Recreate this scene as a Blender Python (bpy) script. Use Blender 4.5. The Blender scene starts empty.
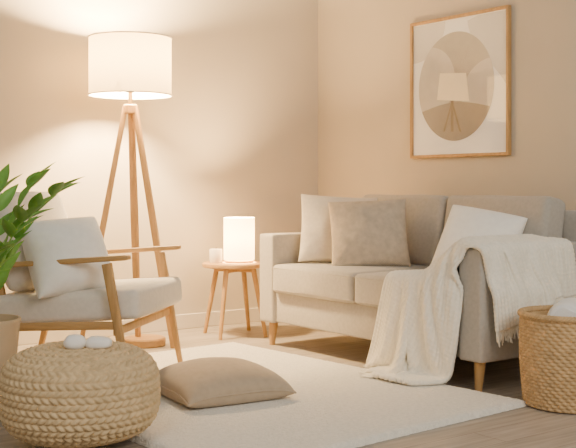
import bpy, bmesh, math, random
import numpy as np
from mathutils import Vector, Matrix, noise
random.seed(4)
C = bpy.context.scene.collection
PI = math.pi
A = math.atan2(.594, .804)
H = .88
def R(e1, e2, z=0):
    return Vector((.804*e1-.594*e2, .594*e1+.804*e2, z))

# ---------------------------------------------------------------- materials
def nodes(name):
    m = bpy.data.materials.new(name); m.use_nodes = True
    nt = m.node_tree
    return m, nt, nt.nodes['Principled BSDF']
def pm(name, col, rough=.8, var=.06, nscale=6, bump=0, bscale=200, sheen=0, scale3=(1,1,1), spec=.3, bdist=.002):
    m, nt, p = nodes(name)
    N, Lk = nt.nodes, nt.links
    tc = N.new('ShaderNodeTexCoord'); mp = N.new('ShaderNodeMapping'); mp.inputs['Scale'].default_value = scale3
    Lk.new(tc.outputs['Object'], mp.inputs['Vector'])
    n = N.new('ShaderNodeTexNoise'); n.inputs['Scale'].default_value = nscale; n.inputs['Detail'].default_value = 5
    Lk.new(mp.outputs['Vector'], n.inputs['Vector'])
    r = N.new('ShaderNodeValToRGB')
    r.color_ramp.elements[0].position = .3; r.color_ramp.elements[1].position = .7
    r.color_ramp.elements[0].color = [c*(1-var) for c in col]+[1]
    r.color_ramp.elements[1].color = [min(1, c*(1+var)) for c in col]+[1]
    Lk.new(n.outputs['Fac'], r.inputs['Fac']); Lk.new(r.outputs['Color'], p.inputs['Base Color'])
    p.inputs['Roughness'].default_value = rough
    p.inputs['Specular IOR Level'].default_value = spec
    if sheen: p.inputs['Sheen Weight'].default_value = sheen
    if bump:
        n2 = N.new('ShaderNodeTexNoise'); n2.inputs['Scale'].default_value = bscale; n2.inputs['Detail'].default_value = 3
        Lk.new(mp.outputs['Vector'], n2.inputs['Vector'])
        b = N.new('ShaderNodeBump'); b.inputs['Strength'].default_value = bump; b.inputs['Distance'].default_value = bdist
        Lk.new(n2.outputs['Fac'], b.inputs['Height']); Lk.new(b.outputs['Normal'], p.inputs['Normal'])
    return m
def emis(name, col, strength, base=(.9,.85,.75)):
    m, nt, p = nodes(name)
    p.inputs['Base Color'].default_value = (*base, 1); p.inputs['Roughness'].default_value = .9
    p.inputs['Emission Color'].default_value = (*col, 1); p.inputs['Emission Strength'].default_value = strength
    n = nt.nodes.new('ShaderNodeTexNoise'); n.inputs['Scale'].default_value = 90
    b = nt.nodes.new('ShaderNodeBump'); b.inputs['Strength'].default_value = .1
    nt.links.new(n.outputs['Fac'], b.inputs['Height']); nt.links.new(b.outputs['Normal'], p.inputs['Normal'])
    return m
def shade_mat(name, trans, emit, strength):
    m = bpy.data.materials.new(name); m.use_nodes = True; nt = m.node_tree; N, Lk = nt.nodes, nt.links; N.clear()
    o = N.new('ShaderNodeOutputMaterial'); d = N.new('ShaderNodeBsdfDiffuse'); d.inputs['Color'].default_value = (.72,.66,.55,1)
    t = N.new('ShaderNodeBsdfTranslucent'); e = N.new('ShaderNodeEmission')
    n = N.new('ShaderNodeTexNoise'); n.inputs['Scale'].default_value = 60
    r = N.new('ShaderNodeValToRGB'); r.color_ramp.elements[0].color = [c*.94 for c in trans]+[1]; r.color_ramp.elements[1].color = [c*1.06 for c in trans]+[1]
    Lk.new(n.outputs['Fac'], r.inputs['Fac']); Lk.new(r.outputs['Color'], t.inputs['Color'])
    e.inputs['Color'].default_value = (*emit,1); e.inputs['Strength'].default_value = strength
    a1 = N.new('ShaderNodeAddShader'); a2 = N.new('ShaderNodeAddShader')
    Lk.new(d.outputs[0], a1.inputs[0]); Lk.new(t.outputs[0], a1.inputs[1]); Lk.new(a1.outputs[0], a2.inputs[0]); Lk.new(e.outputs[0], a2.inputs[1]); Lk.new(a2.outputs[0], o.inputs[0])
    return m
def weave_mat(name, col, uscale, vscale, bump=.5, var=.1, dist=.004):
    m = pm(name, col, .9, var, 30)
    nt = m.node_tree; N, Lk = nt.nodes, nt.links; p = N['Principled BSDF']
    tc = N.new('ShaderNodeUVMap')
    sx = N.new('ShaderNodeSeparateXYZ'); Lk.new(tc.outputs['UV'], sx.inputs[0])
    def sn(o, s):
        a = N.new('ShaderNodeMath'); a.operation = 'MULTIPLY'; a.inputs[1].default_value = s; Lk.new(o, a.inputs[0])
        b = N.new('ShaderNodeMath'); b.operation = 'SINE'; Lk.new(a.outputs[0], b.inputs[0]); return b.outputs[0]
    a, b = sn(sx.outputs[0], uscale), sn(sx.outputs[1], vscale)
    mu = N.new('ShaderNodeMath'); mu.operation = 'MULTIPLY'; Lk.new(a, mu.inputs[0]); Lk.new(b, mu.inputs[1])
    bp = N.new('ShaderNodeBump'); bp.inputs['Strength'].default_value = bump; bp.inputs['Distance'].default_value = dist
    Lk.new(mu.outputs[0], bp.inputs['Height']); Lk.new(bp.outputs['Normal'], p.inputs['Normal'])
    return m

M = {}
M['wall'] = pm('wall_paint', (.60,.53,.425), .9, .02, 3, .15, 140)
M['trim'] = pm('trim_paint', (.70,.63,.52), .6, .02)
M['sofa'] = pm('sofa_linen', (.43,.395,.345), .95, .07, 60, .35, 450, .3)
M['chairfab'] = pm('armchair_linen', (.72,.665,.575), .95, .05, 50, .3, 450, .3)
M['white'] = pm('white_linen', (.96,.93,.86), .95, .03, 40, .25, 400, .3)
M['pale'] = pm('pale_beige_linen', (.72,.645,.535), .95, .05, 60, .3, 400, .3)
M['tan'] = weave_mat('tan_basket_weave', (.61,.52,.40), 300, 300, .6, .12, .003)
M['floorc'] = pm('taupe_cotton', (.46,.365,.26), .95, .05, 40, .25, 350, .2)
M['rug'] = pm('rug_pile', (.91,.85,.735), 1, .08, 70, 1, 130, .4, bdist=.012)
M['jute'] = pm('jute', (.63,.465,.265), .9, .14, 35, .5, 260)
M['wicker'] = pm('wicker', (.56,.375,.19), .75, .18, 30, .4, 200)
M['wood'] = pm('honey_wood', (.49,.295,.12), .45, .16, 6, .1, 60, 0, (8,8,1))
M['wood_h'] = pm('honey_wood_grain', (.49,.295,.12), .45, .16, 6, .1, 60, 0, (1,8,8))
M['ceramic'] = pm('stone_ceramic', (.60,.45,.28), .7, .05, 12, .15, 90)
M['soil'] = pm('soil', (.06,.04,.03), 1, .4, 40, .8, 60)
M['leaf'] = pm('leaf_green', (.18,.38,.07), .38, .3, 9)
M['stem'] = pm('stem_green', (.22,.36,.08), .6, .2, 9)
M['knit'] = pm('cream_knit', (.91,.85,.72), .95, .05, 60, .4, 300, .4)
M['fringe'] = pm('cream_yarn', (.91,.85,.72), .95, .05, 60)
M['brass'] = pm('brass', (.55,.38,.16), .35, .03); M['brass'].node_tree.nodes['Principled BSDF'].inputs['Metallic'].default_value = .9
M['shade'] = shade_mat('lit_lamp_shade', (.068,.053,.028), (1,.70,.33), .8)
M['glow'] = shade_mat('lit_table_shade', (.030,.021,.010), (1,.63,.24), 8.5)
M['bulb'] = emis('bulb_glass', (1,.78,.45), 12)
M['stone'] = pm('white_stone', (.90,.86,.79), .6, .03, 20)
M['wax'] = pm('candle_wax', (.86,.80,.70), .5, .02)
M['wick'] = pm('wick', (.08,.06,.05), .9)
M['towel'] = pm('white_terry', (.86,.84,.80), 1, .03, 60, .4, 300, .3)
M['paper'] = pm('mat_paper', (.96,.965,.97), .7, .01)
M['art1'] = pm('print_taupe', (.38,.35,.315), .7, .06, 20)
M['art2'] = pm('print_sand', (.58,.555,.515), .7, .05, 20)
M['refl_shade'] = pm('lamp_reflection_cream', (.98,.88,.66), .7, .03, 20)  # flat colour standing in for the lit shade mirrored in the glass
M['refl_legs'] = pm('lamp_reflection_brown', (.20,.165,.13), .7, .06, 20)  # flat colour standing in for the mirrored lamp legs
M['art5'] = pm('print_mist', (.68,.67,.655), .7, .03, 20)
M['art6'] = pm('print_umber', (.29,.265,.235), .7, .06, 20)
def glass():
    m = bpy.data.materials.new('picture_glass'); m.use_nodes = True; nt = m.node_tree; nt.nodes.clear()
    o = nt.nodes.new('ShaderNodeOutputMaterial'); t = nt.nodes.new('ShaderNodeBsdfTransparent'); g = nt.nodes.new('ShaderNodeBsdfGlossy')
    g.inputs['Roughness'].default_value = .03
    mx = nt.nodes.new('ShaderNodeMixShader'); mx.inputs[0].default_value = .05
    nt.links.new(t.outputs[0], mx.inputs[1]); nt.links.new(g.outputs[0], mx.inputs[2]); nt.links.new(mx.outputs[0], o.inputs[0])
    return m
M['glass'] = glass()
def floor_mat():
    m, nt, p = nodes('oak_planks'); N, Lk = nt.nodes, nt.links
    tc = N.new('ShaderNodeTexCoord'); br = N.new('ShaderNodeTexBrick')
    br.inputs['Scale'].default_value = 1; br.inputs['Brick Width'].default_value = 1.3; br.inputs['Row Height'].default_value = .15
    br.inputs['Mortar Size'].default_value = .002; br.inputs['Color1'].default_value = (.47,.41,.345,1); br.inputs['Color2'].default_value = (.39,.34,.28,1)
    br.inputs['Mortar'].default_value = (.24,.19,.15,1)
    Lk.new(tc.outputs['Object'], br.inputs['Vector'])
    mp = N.new('ShaderNodeMapping'); mp.inputs['Scale'].default_value = (1.2,14,1); Lk.new(tc.outputs['Object'], mp.inputs['Vector'])
    n = N.new('ShaderNodeTexNoise'); n.inputs['Scale'].default_value = 3; n.inputs['Detail'].default_value = 7; Lk.new(mp.outputs[0], n.inputs['Vector'])
    rp = N.new('ShaderNodeValToRGB'); rp.color_ramp.elements[0].color = (.72,.70,.68,1); rp.color_ramp.elements[1].color = (1.12,1.12,1.12,1)
    rp.color_ramp.elements[0].position = .3; rp.color_ramp.elements[1].position = .7
    Lk.new(n.outputs['Fac'], rp.inputs['Fac'])
    mx = N.new('ShaderNodeMix'); mx.data_type = 'RGBA'; mx.blend_type = 'MULTIPLY'; mx.inputs[0].default_value = 1
    Lk.new(br.outputs['Color'], mx.inputs[6]); Lk.new(rp.outputs['Color'], mx.inputs[7]); Lk.new(mx.outputs[2], p.inputs['Base Color'])
    p.inputs['Roughness'].default_value = .45; p.inputs['Specular IOR Level'].default_value = .35
    b = N.new('ShaderNodeBump'); b.inputs['Strength'].default_value = .15; b.inputs['Distance'].default_value = .003
    Lk.new(br.outputs['Fac'], b.inputs['Height']); b.invert = True; Lk.new(b.outputs['Normal'], p.inputs['Normal'])
    return m
M['floor'] = floor_mat()

# ---------------------------------------------------------------- object helpers
def link_bm(name, bm, mat, parent=None, smooth=True, flat_ang=None):
    bmesh.ops.recalc_face_normals(bm, faces=bm.faces)
    me = bpy.data.meshes.new(name); bm.to_mesh(me); bm.free()
    if smooth:
        for f in me.polygons: f.use_smooth = True
        me.set_sharp_from_angle(angle=math.radians(flat_ang or 40))
    me.materials.append(mat)
    o = bpy.data.objects.new(name, me); C.objects.link(o)
    if parent: o.parent = parent
    return o
def tag(o, label, cat, group=None):
    o['label'] = label; o['category'] = cat
    if group: o['group'] = group
    return o
def thing(name, label, cat, loc=(0,0,0), rz=0, group=None):
    o = bpy.data.objects.new(name, None); o.empty_display_size = .1; C.objects.link(o)
    o.location = loc; o.rotation_euler = (0,0,rz)
    return tag(o, label, cat, group)
def NB(): return bmesh.new()
def rbox(bm, x0,x1,y0,y1,z0,z1, bev=.01, seg=3):
    r = bmesh.ops.create_cube(bm, size=1)
    vs = r['verts']
    for v in vs:
        v.co = Vector(((x0+x1)/2+v.co.x*(x1-x0), (y0+y1)/2+v.co.y*(y1-y0), (z0+z1)/2+v.co.z*(z1-z0)))
    if bev:
        es = list({e for v in vs for e in v.link_edges})
        bmesh.ops.bevel(bm, geom=es, offset=bev, segments=seg, profile=.5, affect='EDGES')
    return bm
def cushion(bm, w, d, h, r, puff=(.0,.0,.0), Mx=None, cuts=18, wr=.0, seed=0):
    t = bmesh.new(); bmesh.ops.create_cube(t, size=2)
    bmesh.ops.subdivide_edges(t, edges=t.edges[:], cuts=cuts, use_grid_fill=True)
    hf = Vector((w/2,d/2,h/2))
    for v in t.verts:
        p = Vector([math.sin(c*PI/2) for c in v.co])
        q = Vector((p.x*hf.x,p.y*hf.y,p.z*hf.z))
        inn = Vector([max(-(hf[i]-r), min(hf[i]-r, q[i])) for i in range(3)])
        dd = q-inn
        if dd.length > 1e-7: q = inn+dd.normalized()*r
        a,b,c = 1-p.x**2, 1-p.y**2, 1-p.z**2
        q.x += puff[0]*p.x*b*c; q.y += puff[1]*p.y*a*c; q.z += puff[2]*p.z*a*b
        if wr: q += wr*noise.noise_vector(q*5+Vector((seed,seed*2,0)))
        v.co = (Mx @ q) if Mx else q
    me = bpy.data.meshes.new('tmp'); t.to_mesh(me); t.free(); bm.from_mesh(me); bpy.data.meshes.remove(me)
    return bm
def ring_loft(bm, rings, cap0=True, cap1=True, closed=True):
    V = [[bm.verts.new(p) for p in r] for r in rings]
    n = len(rings[0])
    for a,b in zip(V[:-1],V[1:]):
        for i in range(n if closed else n-1):
            j = (i+1)%n
            bm.faces.new((a[i],a[j],b[j],b[i]))
    if cap0: bm.faces.new(V[0][::-1])
    if cap1: bm.faces.new(V[-1])
    return V
def lathe(bm, prof, n=48, cx=0, cy=0, cap0=True, cap1=True):
    return ring_loft(bm, [[Vector((cx+r*math.cos(2*PI*i/n), cy+r*math.sin(2*PI*i/n), z)) for i in range(n)] for r,z in prof], cap0, cap1)
def tube(bm, pts, radii, n=12, caps=True):
    pts = [Vector(p) for p in pts]; rings = []
    for i,p in enumerate(pts):
        t = (pts[min(i+1,len(pts)-1)]-pts[max(i-1,0)]).normalized()
        u = t.cross(Vector((0,0,1)))
        if u.length < .05: u = t.cross(Vector((0,1,0)))
        u.normalize(); w = t.cross(u)
        r = radii[i] if isinstance(radii,(list,tuple)) else radii
        rings.append([p+u*r*math.cos(2*PI*k/n)+w*r*math.sin(2*PI*k/n) for k in range(n)])
    return ring_loft(bm, rings, caps, caps)
def sweep(bm, pts, side, ws, hs, n=16, pw=.45):
    pts = [Vector(p) for p in pts]; side = Vector(side); rings = []
    for i,p in enumerate(pts):
        t = (pts[min(i+1,len(pts)-1)]-pts[max(i-1,0)]).normalized()
        s = (side-t*side.dot(t)).normalized(); u = t.cross(s)
        w = ws[i] if isinstance(ws,(list,tuple)) else ws; h = hs[i] if isinstance(hs,(list,tuple)) else hs
        rg = []
        for k in range(n):
            a = 2*PI*(k+.5)/n; c,sn = math.cos(a), math.sin(a)
            rg.append(p+s*(w/2)*math.copysign(abs(c)**pw,c)+u*(h/2)*math.copysign(abs(sn)**pw,sn))
        rings.append(rg)
    return ring_loft(bm, rings)
def orient(loc, n, roll=0):
    z = Vector(n).normalized(); y = Vector((0,0,1)); y = (y-z*y.dot(z)).normalized(); x = y.cross(z)
    m = Matrix((x,y,z)).transposed().to_4x4() @ Matrix.Rotation(roll,4,'Z')
    return Matrix.Translation(Vector(loc)) @ m
def pillow(name, label, cat, Mx, w, h, t, mat, piping=None, seed=1, base=None, wr=.010, group=None, n=44, flat=None, pinch=.05):
    base = base or Mx.translation
    root = thing(name, label, cat, base, 0, group)
    T = Matrix.Translation(-Vector(base)) @ Mx
    bm = NB(); uvl = bm.loops.layers.uv.new('UVMap'); co = {}
    def P(i,j,s):
        u = math.sin((2*i/n-1)*PI/2*.999); v = math.sin((2*j/n-1)*PI/2*.999)
        if i in (0,n): u = math.copysign(1,u)
        if j in (0,n): v = math.copysign(1,v)
        k = pinch
        x = w/2*u*(1-k*(1-v*v)); y = h/2*v*(1-k*(1-u*u))
        e = max(0,(1-u*u)*(1-v*v))
        z = t/2*e**.40
        ns = noise.noise(Vector((x*7+seed*3,y*7,s*2)))+.6*noise.noise(Vector((x*16,y*16+seed,s)))
        z += wr*ns*min(1,e*3)
        z += .3*wr*math.sin(9*math.atan2(abs(v)+.05,abs(u)+.05)*2+seed)*min(1,e*5)*(u*u+v*v)/2
        z = max(z,0)
        if flat is not None:
            dr = -.02*(u*u*v*v)**2
            return Vector((x,y,dr+(z if s > 0 else -min(z,flat+dr))))
        return Vector((x,y,s*z))
    V = {}
    for s in (1,-1):
        for i in range(n+1):
            for j in range(n+1):
                edge = i in (0,n) or j in (0,n)
                key = (i,j,0 if edge else s)
                if key not in V: V[key] = bm.verts.new(T @ P(i,j,s)); co[V[key]] = (i,j)
    g = lambda i,j,s: V[(i,j,0 if (i in (0,n) or j in (0,n)) else s)]
    for s in (1,-1):
        for i in range(n):
            for j in range(n):
                f = bm.faces.new((g(i,j,s),g(i+1,j,s),g(i+1,j+1,s),g(i,j+1,s)))
                for l in f.loops:
                    a,b = co[l.vert]; l[uvl].uv = (math.sin((2*a/n-1)*PI/2)*.5*w/.42+.5, math.sin((2*b/n-1)*PI/2)*.5*h/.42+.5)
    ob = link_bm('cover', bm, mat, root, flat_ang=75)
    if piping:
        loop = [(i,0) for i in range(n)]+[(n,j) for j in range(n)]+[(n-i,n) for i in range(n)]+[(0,n-j) for j in range(n)]
        pts = [T @ P(i,j,1) for i,j in loop]
        b2 = NB(); m = len(pts); rings = []
        for i,p in enumerate(pts):
            tt = (pts[(i+1)%m]-pts[i-1]).normalized(); nn = (T.to_3x3()@Vector((0,0,1))).normalized(); ss = tt.cross(nn)
            rings.append([p+(ss*math.cos(a)+nn*math.sin(a))*.004 for a in [2*PI*k/6 for k in range(6)]])
        rings.append(rings[0]); ring_loft(b2, rings, False, False); bmesh.ops.remove_doubles(b2, verts=b2.verts, dist=1e-6)
        link_bm('piping', b2, piping, root)
    return root

# ---------------------------------------------------------------- setting
E1W, E2W = 4.128, 5.24
def struct(name, bm, mat):
    o = link_bm(name, bm, mat, None, smooth=False); o.rotation_euler.z = A; o['kind'] = 'structure'; return o
struct('floor', rbox(NB(), -3.2,E1W+.12,-1.0,E2W+.12,-.1,0, 0), M['floor'])
struct('wall_right', rbox(NB(), E1W,E1W+.12,-1.0,E2W+.12,0,2.75, 0), M['wall'])
struct('wall_left', rbox(NB(), -3.2,E1W,E2W,E2W+.12,0,2.75, 0), M['wall'])
struct('baseboard_left', rbox(NB(), -3.2,E1W,E2W-.016,E2W,0,.09, .004, 2), M['trim'])
struct('baseboard_right', rbox(NB(), E1W-.016,E1W,-1.0,E2W-.016,0,.09, .004, 2), M['trim'])

# ---------------------------------------------------------------- rug
RT = .026
def make_rug():
    L, W = 1.95, 1.50
    bm = NB(); nx, ny = 190, 250
    V = []
    for i in range(nx+1):
        row = []
        for j in range(ny+1):
            x = -W*i/nx; y = L*j/ny
            d = min(-x, W+x, y, L-y)
            z = RT*min(1,(max(d,0)/.018))**.4
            z += (.0026*noise.noise(Vector((x*75,y*75,0)))-.0010)*(1 if d>.01 else 0)
            ox = .004*noise.noise(Vector((x*40,y*40,5))) ; oy = .004*noise.noise(Vector((x*40,y*40,9)))
            row.append(bm.verts.new((x+ox,y+oy,max(z,.001))))
        V.append(row)
    for i in range(nx):
        for j in range(ny): bm.faces.new((V[i][j],V[i][j+1],V[i+1][j+1],V[i+1][j]))
    o = link_bm('rug', bm, M['rug'], None, flat_ang=80)
    o.location = R(3.095, 2.565, 0); o.rotation_euler.z = A+math.radians(4)
    tag(o, 'cream low-pile rectangular rug lying on the wood floor before the sofa', 'rug')
make_rug()

# ---------------------------------------------------------------- sofa
SO = R(3.10, 3.645, 0)
sofa = thing('sofa', 'two-seat greige fabric sofa with tapered wooden legs along the right wall', 'sofa', SO, A)
AI = .69
link_bm('base', rbox(NB(), .02,.86,-.80,.80,.135,.305,.012), M['sofa'], sofa)
for s in (-1,1):
    y0,y1 = sorted((s*AI, s*.825))
    b = NB(); cushion(b, .88,.135,.49,.014,(.0,.0,.0), Matrix.Translation((.44,(y0+y1)/2,.375)), 18)
    link_bm('arm', b, M['sofa'], sofa)
b = NB(); cushion(b, .14,1.62,.63,.025,(0,0,.0), Matrix.Translation((.82,0,.45)), 18); link_bm('back_frame', b, M['sofa'], sofa)
def rr_loop(x0,x1,y0,y1,z,r,n=8):
    pts = []
    for cx,cy,a0 in ((x1-r,y1-r,0),(x0+r,y1-r,90),(x0+r,y0+r,180),(x1-r,y0+r,270)):
        for k in range(n+1):
            a = math.radians(a0+90*k/n); pts.append(Vector((cx+r*math.cos(a),cy+r*math.sin(a),z)))
    return pts
def loop_tube(bm, pts, r, n=6):
    m = len(pts); rings = []
    for i,p in enumerate(pts):
        t = (pts[(i+1)%m]-pts[i-1]).normalized(); u = Vector((0,0,1)); s = t.cross(u)
        rings.append([p+(s*math.cos(2*PI*k/n)+u*math.sin(2*PI*k/n))*r for k in range(n)])
    rings.append(rings[0]); ring_loft(bm, rings, False, False); bmesh.ops.remove_doubles(bm, verts=bm.verts, dist=1e-6)
SW = AI-.006
for s in (1,-1):
    b = NB(); cushion(b, .67,SW-.004,.155,.026,(.008,.0,.009), Matrix.Translation((.32,s*(SW/2+.002),.38)), 20, .0025, s+2)
    sc = link_bm('seat_cushion', b, M['sofa'], sofa)
    for z in (.439,.322):
        b = NB(); loop_tube(b, rr_loop(-.014,.652,s*(SW/2+.002)-SW/2+.003,s*(SW/2+.002)+SW/2-.003,z,.026), .0042); link_bm('piping', b, M['sofa'], sc)
for s in (1,-1):
    Mx = Matrix.Translation((.665,s*(SW/2+.003),.638)) @ Matrix.Rotation(math.radians(10),4,'Y')
    b = NB(); cushion(b, .15,SW-.008,.385,.034,(.018,.0,.003), Mx, 22, .005, 5+s)
    link_bm('back_cushion', b, M['sofa'], sofa)
for x in (.06,.83):
    for y in (-.765,.765):
        b = NB(); dx = -.012 if x < .4 else .012
        tube(b, [(x+dx,y,.0),(x,y,.14)], [.015,.027], 20); link_bm('leg', b, M['wood'], sofa)

# sofa cushions
e1 = Vector((.804,.594,0)); e2 = Vector((-.594,.804,0)); up = Vector((0,0,1))
pillow('throw_pillow', 'pale beige square cushion leaning in the far corner of the sofa', 'cushion',
       orient(R(3.42,4.16,.645), -.55*e1-.8*e2+.28*up, math.radians(-3)), .43,.385,.18, M['pale'], None, 3)
pillow('throw_pillow', 'tan coarse-weave square cushion in front of the pale beige cushion', 'cushion',
       orient(R(3.43,3.915,.630), -.62*e1-.75*e2+.34*up, math.radians(3)), .42,.38,.18, M['tan'], None, 8)
P3 = orient(R(3.52,3.215,.618), -.78*e1-.45*e2+.55*up, math.radians(-11))
pillow('throw_pillow', 'off-white cushion on the sofa end beside the cream throw', 'cushion', P3, .38,.34,.20, M['white'], None, 12, wr=.007, pinch=.035)

# ---------------------------------------------------------------- knitted throw (small drape solver in sofa space)
def drape():
    nu, nv = 96, 54; W = .74
    ctrl = np.array([(.36,-.868,.395,0),(.36,-.862,.60,0),(.355,-.835,.655,0),(.335,-.76,.665,4),(.30,-.68,.67,14),(.245,-.60,.62,28),(.17,-.53,.56,50),
                     (.08,-.46,.52,74),(-.02,-.42,.50,86),(-.058,-.41,.44,90),(-.066,-.40,.25,90),(-.066,-.39,.030,90)])
    seg = np.r_[0,np.cumsum(np.linalg.norm(np.diff(ctrl[:,:3],axis=0),axis=1))]
    s = np.linspace(0,seg[-1],nu)
    cc = [np.interp(s,seg,ctrl[:,k]) for k in range(4)]
    ker = np.ones(7)/7
    cc[0],cc[1],cc[3] = [np.convolve(np.pad(q,3,mode='edge'),ker,'valid') for q in (cc[0],cc[1],cc[3])]
    ph = np.radians(cc[3])[:,None]
    L = seg[-1]*1.03
    wd = .51+.02*np.linspace(0,1,nu)[:,None]
    t = np.linspace(-.5,.5,nv)[None,:]*wd
    X = np.zeros((nu,nv,3))
    X[:,:,0] = cc[0][:,None]-np.cos(ph)*t; X[:,:,1] = cc[1][:,None]-np.sin(ph)*t
    rng = np.random.default_rng(3)
    tj = np.arange(nv)/nv; si = np.arange(nu)[:,None]/nu
    fold = .5+.5*np.sin(2*PI*(3.3*tj+.35*np.sin(2*PI*tj)+.18*np.sin(5*si)))
    i3, i9 = s < seg[2], s > seg[8]
    ramp = np.clip(.66-(X[:,:,1]+.69)*.165/.24, .49, .66)
    surf = np.where(X[:,:,1] < -.69, .645, np.where((X[:,:,0] > 0)&(X[:,:,0] < .5), ramp, .49))
    k2 = np.ones(5)/5
    surf = np.apply_along_axis(lambda q: np.convolve(np.pad(q,2,mode='edge'),k2,'valid'),0,surf)
    X[:,:,2] = surf+.012+.055*fold
    X[i3,:,2] = cc[2][i3][:,None]; X[i9,:,2] = cc[2][i9][:,None]
    X[i3,:,1] -= .045*fold[i3]; X[i9,:,0] -= .062*fold[i9]
    X += rng.normal(0,.0007,X.shape)
    du, dv = L/(nu-1), W/(nv-1)
    I3 = np.eye(3)
    boxes = [((-.03,-.695,-1),(.70,.695,.475)), ((-.004,-.829,-1),(.885,-.686,.629)), ((.60,-.69,-1),(.9,.83,.78)), ((.02,-.80,-1),(.86,.80,.30))]
    boxes = [(np.zeros(3), I3, np.array(a)-.006, np.array(b)+.006, True) for a,b in boxes]
    Ms = (Matrix.Translation(SO) @ Matrix.Rotation(A,4,'Z')).inverted() @ P3
    Rm = np.array(Ms.to_3x3()); cm = np.array(Ms.translation)
    boxes.append((cm, Rm, np.array((-.155,-.140,-.25)), np.array((.155,.140,.080)), False))
    # the slack of the blanket bridges the inner corner between arm and seat
    boxes.append((np.array((.23,-.575,.570)), np.array(((1,0,0),(0,.824,.566),(0,-.566,.824))), np.array((-.225,-.17,-.3)), np.array((.24,.15,0.)), False))
    V = np.zeros_like(X); dg = math.hypot(du,dv)
    S = np.s_
    def solve(P, a, b, r, st):
        d = P[b]-P[a]; l = np.linalg.norm(d,axis=-1,keepdims=True)+1e-9; c = (l-r)/l*.5*st
        P[a] += d*c; P[b] -= d*c
    lst = []
    for o in (0,1):
        na = (nu-o)//2; nb = (nv-o)//2
        lst.append((S[o:o+2*na-1:2,:], S[o+1:o+2*na:2,:], du, 1.0))
        lst.append((S[:,o:o+2*nb-1:2], S[:,o+1:o+2*nb:2], dv, 1.0))
        lst.append((S[o:o+2*na-1:2,:-1], S[o+1:o+2*na:2,1:], dg, .15)); lst.append((S[o:o+2*na-1:2,1:], S[o+1:o+2*na:2,:-1], dg, .15))
    bend = []
    for o in range(8):
        ia = np.arange(o, nu-4, 8); bend.append((np.s_[ia,:], np.s_[ia+4,:], 4*du, .05))
        ja = np.arange(o, nv-3, 8); bend.append((np.s_[:,ja], np.s_[:,ja+3], 3*dv, .05))
    dt = 1/100
    for step in range(240):
        V[:,:,2] -= 9.8*dt; V *= .96 if step < 160 else .90
        vm = np.linalg.norm(V,axis=-1,keepdims=True); V *= np.minimum(1, .7/(vm+1e-9))
        P = X+V*dt
        hit = np.zeros((nu,nv),bool)
        for it in range(12):
            for a,b,r,st in lst: solve(P,a,b,r,st)
            if it%3 == 0:
                for a,b,r,st in bend: solve(P,a,b,r,st)
            for c0,Rb,lo,hi,nobot in boxes:
                Q = P if nobot else (P-c0)@Rb
                ins = np.all((Q>lo)&(Q<hi),axis=-1)
                if ins.any():
                    q = Q[ins]; old = X[ins] if nobot else (X[ins]-c0)@Rb
                    dl = q-lo; dh = hi-q
                    dl[:,2] = 9
                    dd = np.concatenate([dl,dh],1); kk = dd.argmin(1); ax = kk%3; ar = np.arange(len(q))
                    q = q.copy(); q[ar,ax] = np.where(kk<3, lo[ax], hi[ax])
                    tn = (q-old)*(.25 if nobot else .05); tn[ar,ax] = 0
                    q = q-tn
                    P[ins] = q if nobot else q@Rb.T+c0
                    hit |= ins
            P[:,:,2] = np.maximum(P[:,:,2],.038)
        V = (P-X)/dt; V[hit] *= .3
        X = P
    for _ in range(3):
        Y = X.copy(); Y[1:-1] = .5*X[1:-1]+.25*(X[2:]+X[:-2]); X = Y
        Y = X.copy(); Y[:,1:-1] = .5*X[:,1:-1]+.25*(X[:,2:]+X[:,:-2]); X = Y
    return X, L, W
X, TL, TW = drape()
th = thing('knitted_throw', 'cream knitted throw with fringe draped over the sofa arm and seat edge', 'blanket', SO, A)
def refine(X, f, axis):
    n = X.shape[axis]; xs = np.linspace(0,n-1,(n-1)*f+1); i0 = np.clip(xs.astype(int),0,n-2); fr = xs-i0
    Y = np.moveaxis(X,axis,0); pad = np.concatenate([2*Y[:1]-Y[1:2],Y,2*Y[-1:]-Y[-2:-1]])
    p0,p1,p2,p3 = pad[i0],pad[i0+1],pad[i0+2],pad[i0+3]; t = fr[:,None,None]
    o = .5*(2*p1+(p2-p0)*t+(2*p0-5*p1+4*p2-p3)*t*t+(3*p1-3*p2+p3-p0)*t**3)
    return np.moveaxis(o,0,axis)
Xr = refine(refine(X,3,0),4,1)
nu, nv = Xr.shape[:2]
nrm = np.cross(np.gradient(Xr,axis=0), np.gradient(Xr,axis=1)); nrm /= np.linalg.norm(nrm,axis=-1,keepdims=True)+1e-12
uu = np.linspace(0,TL,nu)[:,None]; vv = np.linspace(0,TW,nv)[None,:]
rib = np.abs(np.sin(PI*vv/.022))**.8*(.45+.55*np.abs(np.sin(PI*uu/.019)))
TH_ = .010
bm = NB(); top_, bot_ = Xr+nrm*(TH_/2+.0060*rib)[...,None], Xr-nrm*(TH_/2+.0060*rib)[...,None]
VA = [[bm.verts.new(top_[i,j]) for j in range(nv)] for i in range(nu)]
VB = [[bm.verts.new(bot_[i,j]) for j in range(nv)] for i in range(nu)]
for i in range(nu-1):
    for j in range(nv-1):
        bm.faces.new((VA[i][j],VA[i][j+1],VA[i+1][j+1],VA[i+1][j])); bm.faces.new((VB[i][j],VB[i+1][j],VB[i+1][j+1],VB[i][j+1]))
for i in range(nu-1):
    bm.faces.new((VA[i][0],VA[i+1][0],VB[i+1][0],VB[i][0])); bm.faces.new((VA[i][-1],VB[i][-1],VB[i+1][-1],VA[i+1][-1]))
for j in range(nv-1):
    bm.faces.new((VA[0][j],VB[0][j],VB[0][j+1],VA[0][j+1])); bm.faces.new((VA[-1][j],VA[-1][j+1],VB[-1][j+1],VB[-1][j]))
link_bm('knit_cloth', bm, M['knit'], th, flat_ang=180)
n0, m0 = X.shape[:2]
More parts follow.
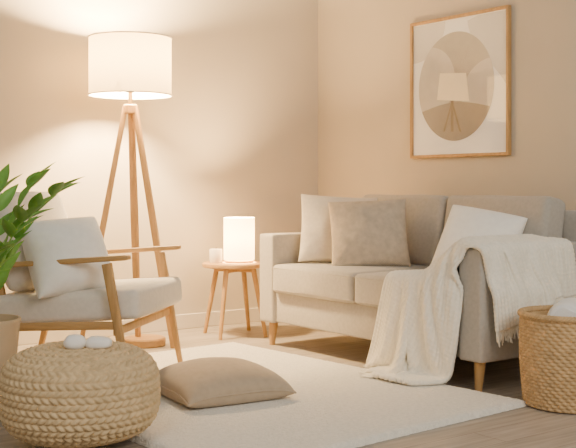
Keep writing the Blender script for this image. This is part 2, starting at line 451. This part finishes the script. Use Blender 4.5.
for r0,r1 in ((0,2),(n0-1,n0-3)):
    b = NB()
    for j in range(0,m0):
        for q in range(2):
            jj = min(j+q*.5, m0-1); j0 = int(jj); fr = jj-j0; j1 = min(j0+1,m0-1)
            p = Vector(X[r0,j0]*(1-fr)+X[r0,j1]*fr); d = Vector(X[r0,j0]-X[r1,j0]).normalized()
            d = (d+Vector((random.uniform(-.25,.25),random.uniform(-.25,.25),-.6))).normalized()
            ln = random.uniform(.045,.065); pts = [p-d*.006, p+d*ln*.5, p+d*ln+Vector((random.uniform(-.008,.008),random.uniform(-.008,.008),0))]
            for v in pts: v.z = max(v.z,.031)
            tube(b, pts, [.0048,.004,.0026], 5)
    link_bm('fringe', b, M['fringe'], th)

# ---------------------------------------------------------------- woven things
def woven(bm, prof_fn, rows, knots, amp, nth=300, nrow=9, style='braid', rmax=1):
    n = rows*nrow; rings = []
    for i in range(n+1):
        s = i/n; r,z,nr,nz = prof_fn(s)
        k = min(int(i//nrow), rows-1); f = (i-k*nrow)/nrow
        rc = prof_fn((k+.5)/rows)[0]
        nk = max(6, round(knots*rc/rmax)) if style == 'braid' else knots
        basep = math.sqrt(max(0,1-(2*f-1)**2))
        rg = []
        for a in range(nth):
            th_ = 2*PI*a/nth
            if style == 'braid':
                ph = th_*nk/2+(k%2)*PI/2+(f-.5)*(2.1 if k%2 else -2.1)
                hgt = (.25+.75*basep)*(.10+.90*abs(math.sin(ph))**.75)
            else:
                hgt = basep*(.5+.5*math.sin(th_*nk+(k%2)*PI))
            hgt += .12*noise.noise(Vector((math.cos(th_)*r*40,math.sin(th_)*r*40,z*40)))
            d = amp*hgt
            rr = max(r+nr*d,.0005)
            rg.append(Vector((rr*math.cos(th_),rr*math.sin(th_),z+nz*d)))
        rings.append(rg)
    return ring_loft(bm, rings)
PR, PH = .262, .300
def pouf_prof(s):
    def pt(s):
        ph = -PI/2+PI*s
        c, sn = math.cos(ph), math.sin(ph)
        return PR*abs(c)**.56 if c>0 else 0, PH/2+PH/2*math.copysign(abs(sn)**.64,sn)
    r,z = pt(s); a = pt(max(0,s-.004)); b = pt(min(1,s+.004))
    tx,tz = b[0]-a[0], b[1]-a[1]; l = math.hypot(tx,tz)+1e-9
    return r,z,tz/l,-tx/l
tab = [0]
for i in range(400):
    a = pouf_prof(i/400); b = pouf_prof((i+1)/400); tab.append(tab[-1]+math.hypot(b[0]-a[0],b[1]-a[1]))
def pouf_even(s): return pouf_prof(float(np.interp(s*tab[-1], tab, np.linspace(0,1,401))))
pf = Vector((-.712,3.33,RT+.003))
b = NB(); woven(b, pouf_even, 33, 60, .0118, 480, 7, 'braid', PR)
po = link_bm('pouf', b, M['jute'], None, flat_ang=120); po.location = pf
tag(po, 'round braided jute pouf on the floor in front of the armchair', 'pouf')
def pebble(label, loc, s, rz, seed):
    b = NB(); bmesh.ops.create_icosphere(b, subdivisions=4, radius=1)
    for v in b.verts:
        c = v.co.copy(); k = 1+.10*noise.noise(c*1.2+Vector((seed,0,0)))
        c = Vector([math.copysign(abs(q)**.85,q) for q in c])*k
        v.co = Vector((c.x*s[0],c.y*s[1],max(c.z,-.82)*s[2]))
    o = link_bm('pebble', b, M['stone'], None, flat_ang=120); o.location = loc; o.rotation_euler.z = rz
    tag(o, label, 'stone', None); return o
top = pf.z+PH+.008
pebble('smaller rounder white pebble at the left on top of the jute pouf', (pf.x-.006,pf.y-.06,top+.021), (.036,.032,.027), .2, 2)
pebble('longer flatter white pebble at the right on top of the jute pouf', (pf.x+.072,pf.y-.05,top+.017), (.047,.034,.023), -.15, 9)

# basket
BK = Vector((1.136,3.92,0))
def bk_prof(s):
    z = .004+.36*s; r = .174+.016*s+.008*math.sin(PI*s)
    return r, z, 1, 0
bk = thing('wicker_basket', 'round honey wicker basket on the floor at the near end of the sofa', 'basket', BK)
b = NB(); Vr = woven(b, bk_prof, 26, 38, .0082, 460, 7, 'stake')
topf = [f for f in b.faces if len(f.verts) > 20 and f.calc_center_median().z > .2]
bmesh.ops.delete(b, geom=topf, context='FACES_ONLY')
lathe(b, [(.194,.364),(.184,.362),(.178,.25),(.166,.06),(.158,.02)], 64, cap0=False, cap1=True)
link_bm('body', b, M['wicker'], bk, flat_ang=120)
b = NB()
for s in (0,1,2):
    pts = []
    for i in range(240):
        a = 2*PI*i/240; ph = a*30+s*2*PI/3
        pts.append(Vector(((.192+.007*math.cos(ph))*math.cos(a),(.192+.007*math.cos(ph))*math.sin(a),.368+.007*math.sin(ph))))
    rings = []
    for i,p in enumerate(pts):
        t = (pts[(i+1)%240]-pts[i-1]).normalized(); u = Vector((0,0,1)); u = (u-t*u.dot(t)).normalized(); w = t.cross(u)
        rings.append([p+(u*math.cos(2*PI*k/7)+w*math.sin(2*PI*k/7))*.007 for k in range(7)])
    rings.append(rings[0]); ring_loft(b, rings, False, False)
bmesh.ops.remove_doubles(b, verts=b.verts, dist=1e-6)
link_bm('rim', b, M['wicker'], bk)
b = NB(); wth = .22; turns = 3.75; nn = 140
def sp(i, off):
    a = 2*PI*turns*i/nn; r = .010+.070*i/nn+off; return r*math.cos(a), r*math.sin(a)
loop = [sp(i,.0104) for i in range(nn+1)]+[sp(i,-.0078) for i in range(nn,-1,-1)]
rings = []
for k in range(21):
    q = math.sin((2*k/20-1)*PI/2); x = wth/2*q; e = 1-.16*abs(q)**6
    rings.append([Vector((x+.018*q*(1-(math.hypot(*p)/.09)**2), p[0]*e, p[1]*e)) for p in loop])
ring_loft(b, rings)
tw = link_bm('rolled_towel', b, M['towel'], None, flat_ang=60)
tw.location = BK+Vector((.0,.01,.345)); tw.rotation_euler = (0,0,math.radians(66))
tag(tw, 'rolled white terry towel resting inside the wicker basket', 'towel')

# ---------------------------------------------------------------- side table, table lamp, candle
TB = Vector((-.315,5.77,0)); TH = .432
tb = thing('side_table', 'small round wooden side table with four splayed legs beside the sofa', 'table', TB)
b = NB(); lathe(b, [(.188,TH-.026),(.194,TH-.022),(.196,TH-.012),(.194,TH-.003),(.190,TH)], 72); link_bm('tabletop', b, M['wood_h'], tb)
b = NB(); rbox(b, -.12,.12,-.014,.014,TH-.056,TH-.026,.003,1); rbox(b, -.014,.014,-.12,.12,TH-.0555,TH-.0265,.003,1)
bmesh.ops.rotate(b, cent=(0,0,0), matrix=Matrix.Rotation(math.radians(-112),3,'Z'), verts=b.verts); link_bm('cross_brace', b, M['wood_h'], tb)
for k in range(4):
    a = math.radians(-112+90*k)
    b = NB(); tube(b, [(.200*math.cos(a),.200*math.sin(a),0),(.118*math.cos(a),.118*math.sin(a),TH-.026)], [.011,.016], 16)
    link_bm('leg', b, M['wood'], tb)
tl = thing('table_lamp', 'small lit cylindrical table lamp with a glowing white shade on the side table', 'lamp', TB+Vector((.024,.01,TH)))
b = NB(); lathe(b, [(.080,0),(.084,.004),(.084,.012),(.080,.016)], 48); link_bm('base', b, M['wood_h'], tl)
b = NB(); lathe(b, [(.091,.016),(.092,.019),(.092,.263),(.091,.266)], 64, cap0=False, cap1=False); link_bm('lamp_shade', b, M['glow'], tl)
b = NB(); lathe(b, [(.012,.016),(.012,.06),(.020,.07),(.028,.10),(.024,.125),(.008,.135)], 24); link_bm('bulb', b, M['bulb'], tl)
cd = thing('candle', 'small white pillar candle on the side table left of the glowing lamp', 'candle', TB+Vector((-.112,-.02,TH)))
b = NB(); lathe(b, [(.036,0),(.038,.003),(.038,.076),(.035,.081),(.028,.081),(.02,.077)], 40); link_bm('wax_body', b, M['wax'], cd)
b = NB(); tube(b, [(0,0,.076),(.001,0,.085),(.003,0,.091)], .0014, 6); link_bm('wick', b, M['wick'], cd)

# ---------------------------------------------------------------- floor lamp
LP = Vector((-.872,5.37,0))
fl = thing('floor_lamp', 'tall lit wooden tripod floor lamp with a white drum shade behind the armchair', 'lamp', LP)
z0, z1, sr = 1.385, 1.705, .226
b = NB(); lathe(b, [(sr,z0),(sr,z1)], 96, cap0=False, cap1=False)
sh = link_bm('lamp_shade', b, M['shade'], fl)
for z in (z0+.002,z1-.002):
    b = NB(); loop_tube(b, [Vector(((sr+.001)*math.cos(2*PI*i/80),(sr+.001)*math.sin(2*PI*i/80),z)) for i in range(80)], .004)
    link_bm('shade_trim', b, M['pale'], sh)
b = NB()
for k in range(3):
    a = 2*PI*k/3+.4; tube(b, [(0,0,1.44),(.9*sr*math.cos(a),.9*sr*math.sin(a),1.44),((sr-.003)*math.cos(a),(sr-.003)*math.sin(a),1.44)], .003, 6)
link_bm('shade_spider', b, M['brass'], sh)
b = NB(); lathe(b, [(.012,1.33),(.012,1.40),(.022,1.405),(.022,1.47),(.014,1.475)], 24); link_bm('socket', b, M['brass'], fl)
b = NB(); lathe(b, [(.012,1.476),(.018,1.50),(.033,1.555),(.034,1.58),(.026,1.61),(.008,1.622)], 24); link_bm('bulb', b, M['bulb'], fl)
b = NB(); lathe(b, [(.032,1.285),(.040,1.29),(.040,1.33),(.034,1.336)], 32); link_bm('hub', b, M['wood'], fl)
for bx_,by_,bz_,tx_,ty_ in ((-.265,-.06,0,-.026,-.008),(.245,-.06,0,.026,-.008),(.035,.05,.045,.0,.028)):
    b = NB(); d = Vector((bx_,by_,0)).normalized(); side = Vector((-d.y,d.x,0))
    sweep(b, [(bx_,by_,bz_),(bx_*.5+tx_*.5,by_*.5+ty_*.5,(bz_+1.32)/2),(tx_,ty_,1.325)], side, [.028,.040,.032], [.026,.034,.028], 16, .4)
    link_bm('leg', b, M['wood'], fl)
b = NB(); lathe(b, [(.110,0),(.116,.006),(.116,.038),(.110,.045)], 64, .075, .03); link_bm('base', b, M['wood_h'], fl)

# ---------------------------------------------------------------- framed picture on right wall
FY0, FY1, FZ0, FZ1 = 3.535, 4.305, 1.053, 1.872
fc = (FY0+FY1)/2; fw = FY1-FY0; fh = FZ1-FZ0
pic = thing('framed_picture', 'wood-framed abstract print of taupe ovals on the right wall', 'picture', R(E1W, fc, FZ0), A)
b = NB(); bw = .018
rbox(b, -.028,0,-fw/2,-fw/2+bw,0,fh,.002,1); rbox(b, -.028,0,fw/2-bw,fw/2,0,fh,.002,1)
rbox(b, -.0275,0,-fw/2+bw,fw/2-bw,0,bw,.002,1); rbox(b, -.0275,0,-fw/2+bw,fw/2-bw,fh-bw,fh,.002,1)
link_bm('frame', b, M['wood'], pic, flat_ang=30)
link_bm('mat_board', rbox(NB(), -.012,-.002,-fw/2+bw,fw/2-bw,bw,fh-bw,0), M['paper'], pic, smooth=False)
lay = [0]
def shape(pts, mat, name='print_and_reflection'):  # used for the print and for the painted lamp reflection
    lay[0] += 1; x = -.012-.0006*lay[0]
    b = NB(); vs = [b.verts.new((x, fw/2-u*fw, v*fh)) for u,v in pts]; b.faces.new(vs)
    r = bmesh.ops.extrude_face_region(b, geom=b.faces[:])
    for v in r['geom']:
        if isinstance(v, bmesh.types.BMVert): v.co.x += .0004
    link_bm(name, b, mat, pic, smooth=False)
def ell(cu,cv,ru,rv,a0=0,a1=360,n=64,egg=0):
    out = []
    for i in range(n+(0 if a1-a0==360 else 1)):
        a = math.radians(a0+(a1-a0)*i/n); y = math.sin(a)
        out.append((cu+ru*math.cos(a)*(1-egg*y),cv+rv*y))
    return out
OV = (.47,.50,.385,.385)
def clip(pts, o=OV):   # keep a shape inside the big oval
    r = []
    for u,v in pts:
        du, dv = (u-o[0])/o[2], (v-o[1])/o[3]; l = math.hypot(du,dv)
        if l > 1: u, v = o[0]+du/l*o[2], o[1]+dv/l*o[3]
        r.append((u,v))
    return r
shape([(.70,.972),(.972,.972),(.972,.46)]+[(.972-.38*math.sin(PI/2*i/20)**1.3,.46+.512*(i/20)) for i in range(1,20)], M['art5'])
shape([(.028,.70)]+[(.028+.34*math.sin(PI/2*i/20),.70+.272*(1-math.cos(PI/2*i/20))) for i in range(1,21)]+[(.028,.972)], M['art5'])
shape(ell(*OV), M['art1'])
shape(clip(ell(.20,.55,.27,.25)), M['art2'])
shape(clip(ell(.84,.40,.30,.27)), M['art2'])
shape([(OV[0]+OV[2]*math.cos(math.radians(a)), OV[1]+OV[3]*math.sin(math.radians(a))) for a in range(205,336,5)]+
      [(.819-.698*i/20, .337+.05*math.sin(PI*i/20)) for i in range(1,20)], M['art6'])
shape([(.285,.415),(.615,.385),(.585,.585),(.315,.605)], M['refl_shade'])  # lamp reflection in the glass, painted as flat shapes: shade, then stand and legs
shape([(.430,.18),(.458,.18),(.458,.40),(.430,.40)], M['refl_legs'])
shape([(.35,.185),(.37,.185),(.455,.40),(.440,.40)], M['refl_legs'])
shape([(.54,.175),(.52,.175),(.433,.40),(.448,.40)], M['refl_legs'])
b = NB(); rbox(b, -.0235,-.0215,-fw/2+bw,fw/2-bw,bw,fh-bw,0); link_bm('glass', b, M['glass'], pic, smooth=False)

# ---------------------------------------------------------------- armchair
CO = Vector((-.893,4.37,0)); CA = math.radians(-11)
ch = thing('armchair', 'low wooden-framed armchair with light grey seat and back cushions', 'armchair', CO, CA)
hw = .345
for s in (-1,1):
    y = s*hw
    b = NB(); sweep(b, [(.320,y,RT+.003),(.268,y,.30),(.218,y,.565)], (0,1,0), [.024,.030,.030], [.020,.034,.040], 16, .36); link_bm('leg', b, M['wood'], ch)
    b = NB(); sweep(b, [(-.415,y,0 if s<0 else RT+.003),(-.35,y,.28),(-.287,y,.55)], (0,1,0), [.024,.030,.028], [.020,.036,.034], 16, .36); link_bm('leg', b, M['wood'], ch)
    b = NB(); sweep(b, [(-.34,y,.545),(-.27,y,.550),(-.10,y,.562),(.10,y,.576),(.25,y,.587),(.30,y,.5905),(.315,y,.5915)], (0,1,0), [.036,.044,.046,.046,.046,.046,.040], [.018,.022,.022,.022,.022,.022,.017], 16, .36); link_bm('armrest', b, M['wood_h'], ch)
    b = NB(); sweep(b, [(.258,y,.312),(0,y,.302),(-.345,y,.285)], (0,1,0), .022, .034); link_bm('side_rail', b, M['wood_h'], ch)
for x,z,nm in ((.258,.285,'front_rail'),(-.30,.270,'rear_rail')):
    b = NB(); sweep(b, [(x,-hw,z),(x,0,z),(x,hw,z)], (1,0,0), .024, .034); link_bm(nm, b, M['wood'], ch)
b = NB()
for s in (-1,1): sweep(b, [(-.26,s*.25,.26),(-.315,s*.25,.50),(-.405,s*.25,.78)], (0,1,0), .03, .028)
sweep(b, [(-.335,-hw,.54),(-.335,0,.54),(-.335,hw,.54)], (1,0,0), .026, .03)
sweep(b, [(-.410,-.26,.79),(-.410,0,.795),(-.410,.26,.79)], (1,0,0), .028, .040)
link_bm('back_frame', b, M['wood'], ch)
b = NB(); cushion(b, .66,.63,.125,.026,(.006,.006,.010), Matrix.Translation((.01,0,.373)) @ Matrix.Rotation(math.radians(-4),4,'Y'), 20, .002, 3); link_bm('seat_cushion', b, M['chairfab'], ch)
b = NB(); cushion(b, .13,.60,.43,.045,(.018,0,.008), Matrix.Translation((-.262,0,.642)) @ Matrix.Rotation(math.radians(-19),4,'Y'), 22, .003, 9); link_bm('back_cushion', b, M['chairfab'], ch)
pillow('throw_pillow', 'off-white cushion leaning against the back of the armchair', 'cushion',
       orient((-.945,4.16,.584), (.58,-.72,.46), math.radians(4)), .36,.34,.25, M['white'], None, 21, wr=.007, pinch=.04)

# ---------------------------------------------------------------- floor cushion
pillow('floor_cushion', 'flat taupe square cushion lying on the cream rug beside the pouf', 'cushion',
       Matrix.Translation((-.29,3.99,RT+.047)) @ Matrix.Rotation(math.radians(30),4,'Z'), .47,.47,.20, M['floorc'], M['floorc'], 30, wr=.002, flat=.043, pinch=.05)

# ---------------------------------------------------------------- potted plant
PT = Vector((-1.17,3.74,0))
pl = thing('potted_plant', 'leafy green plant in a tan pot at the left beside the armchair', 'plant', PT)
b = NB(); lathe(b, [(.088,0),(.096,.006),(.118,.18),(.134,.355),(.138,.365),(.137,.374),(.128,.374),(.124,.36),(.118,.31)], 56); link_bm('pot', b, M['ceramic'], pl)
b = NB(); lathe(b, [(.1215,.335),(.08,.341),(.03,.345)], 40); link_bm('soil', b, M['soil'], pl)
def leaf(bm, base, d, upv, ln, wd):
    d = d.normalized(); s = d.cross(upv).normalized(); n = s.cross(d)
    rows = []; N_ = 9
    for i in range(N_+1):
        t = i/N_; w = wd*math.sin(PI*min(1,t**.75))**.9*(1 if t<1 else 0); w = max(w,.0006)
        c = base+d*ln*t+n*(-.13*ln*t*t)
        rows.append([bm.verts.new(c-s*w+n*w*.35),bm.verts.new(c-s*w*.5+n*w*.08),bm.verts.new(c),bm.verts.new(c+s*w*.5+n*w*.08),bm.verts.new(c+s*w+n*w*.35)])
    for a,b_ in zip(rows[:-1],rows[1:]):
        for k in range(4): bm.faces.new((a[k],a[k+1],b_[k+1],b_[k]))
def frond(az, reach, height, nl, ln, wd, seed):
    rnd = random.Random(seed)
    d = Vector((math.cos(az),math.sin(az),0)); p0 = Vector((d.x*.03,d.y*.03,.335))
    pts = [p0+d*reach*(t**1.6)+Vector((0,0,height*(1.25*t-.25*t**3))) for t in [i/14 for i in range(15)]]
    b = NB(); tube(b, pts, [.0065*(1-.65*i/14) for i in range(15)], 7)
    st = link_bm('frond', b, M['stem'], pl)
    b = NB()
    for i in range(nl):
        t = .36+.60*i/(nl-1); q = t*14; k = min(int(q),13); c = pts[k].lerp(pts[k+1],q-k); tg = (pts[k+1]-pts[k]).normalized()
        sd = tg.cross(Vector((0,0,1))).normalized()
        for s in (-1,1):
            dirv = tg*.95+sd*s*.80+Vector((0,0,.15+rnd.uniform(-.15,.15)))
            leaf(b, c, dirv, (Vector((0,0,1))+tg*.2).normalized() if abs(tg.z)<.9 else -d, ln*(1-.35*abs(t-.65))*rnd.uniform(.88,1.1), wd)
    leaf(b, pts[-1], tg, -d if abs(tg.z)>.9 else Vector((0,0,1)), ln*.9, wd)
    link_bm('leaflets', b, M['leaf'], st, flat_ang=60)
for i,(az,re,he) in enumerate([(-5,.25,.52),(25,.15,.55),(-35,.20,.42),(80,.10,.53),(150,.2,.51),(-65,.16,.30)]):
    frond(math.radians(az), re, he, 4, .150, .027, i)

# ---------------------------------------------------------------- lights
def light(kind, name, loc, energy, col, size=.05, parent=None, target=None):
    d = bpy.data.lights.new(name, kind); d.energy = energy; d.color = col
    if kind == 'AREA': d.shape = 'DISK'; d.size = size
    else: d.shadow_soft_size = size
    o = bpy.data.objects.new(name, d); C.objects.link(o); o.location = loc
    if parent: o.parent = parent
    if target: o.rotation_euler = (Vector(target)-Vector(loc)).to_track_quat('-Z','Y').to_euler()
    return o
light('POINT','lamp_light',(0,0,1.585),760,(1,.69,.34),.07,fl)
light('POINT','table_lamp_light',(0,0,.15),230,(1,.65,.29),.04,tl)
light('AREA','window_light',(2.2,.4,2.4),92,(1,.95,.86),2.2,None,(.5,4.4,.4))
light('AREA','fill_light',(-1.2,.6,2.4),30,(1,.93,.83),1.8,None,(-.6,4.2,.4))  # added soft fill from the left front, no lamp stands there
w = bpy.data.worlds.new('world'); bpy.context.scene.world = w; w.use_nodes = True
w.node_tree.nodes['Background'].inputs[0].default_value = (1,.93,.83,1); w.node_tree.nodes['Background'].inputs[1].default_value = .29

cam = bpy.data.cameras.new('camera'); co_ = bpy.data.objects.new('camera', cam); C.objects.link(co_)
cam.sensor_width = 36; cam.lens = 971/576*36; cam.shift_y = -37/576
co_.location = (0,0,H); co_.rotation_euler = (PI/2,0,0)
bpy.context.scene.camera = co_
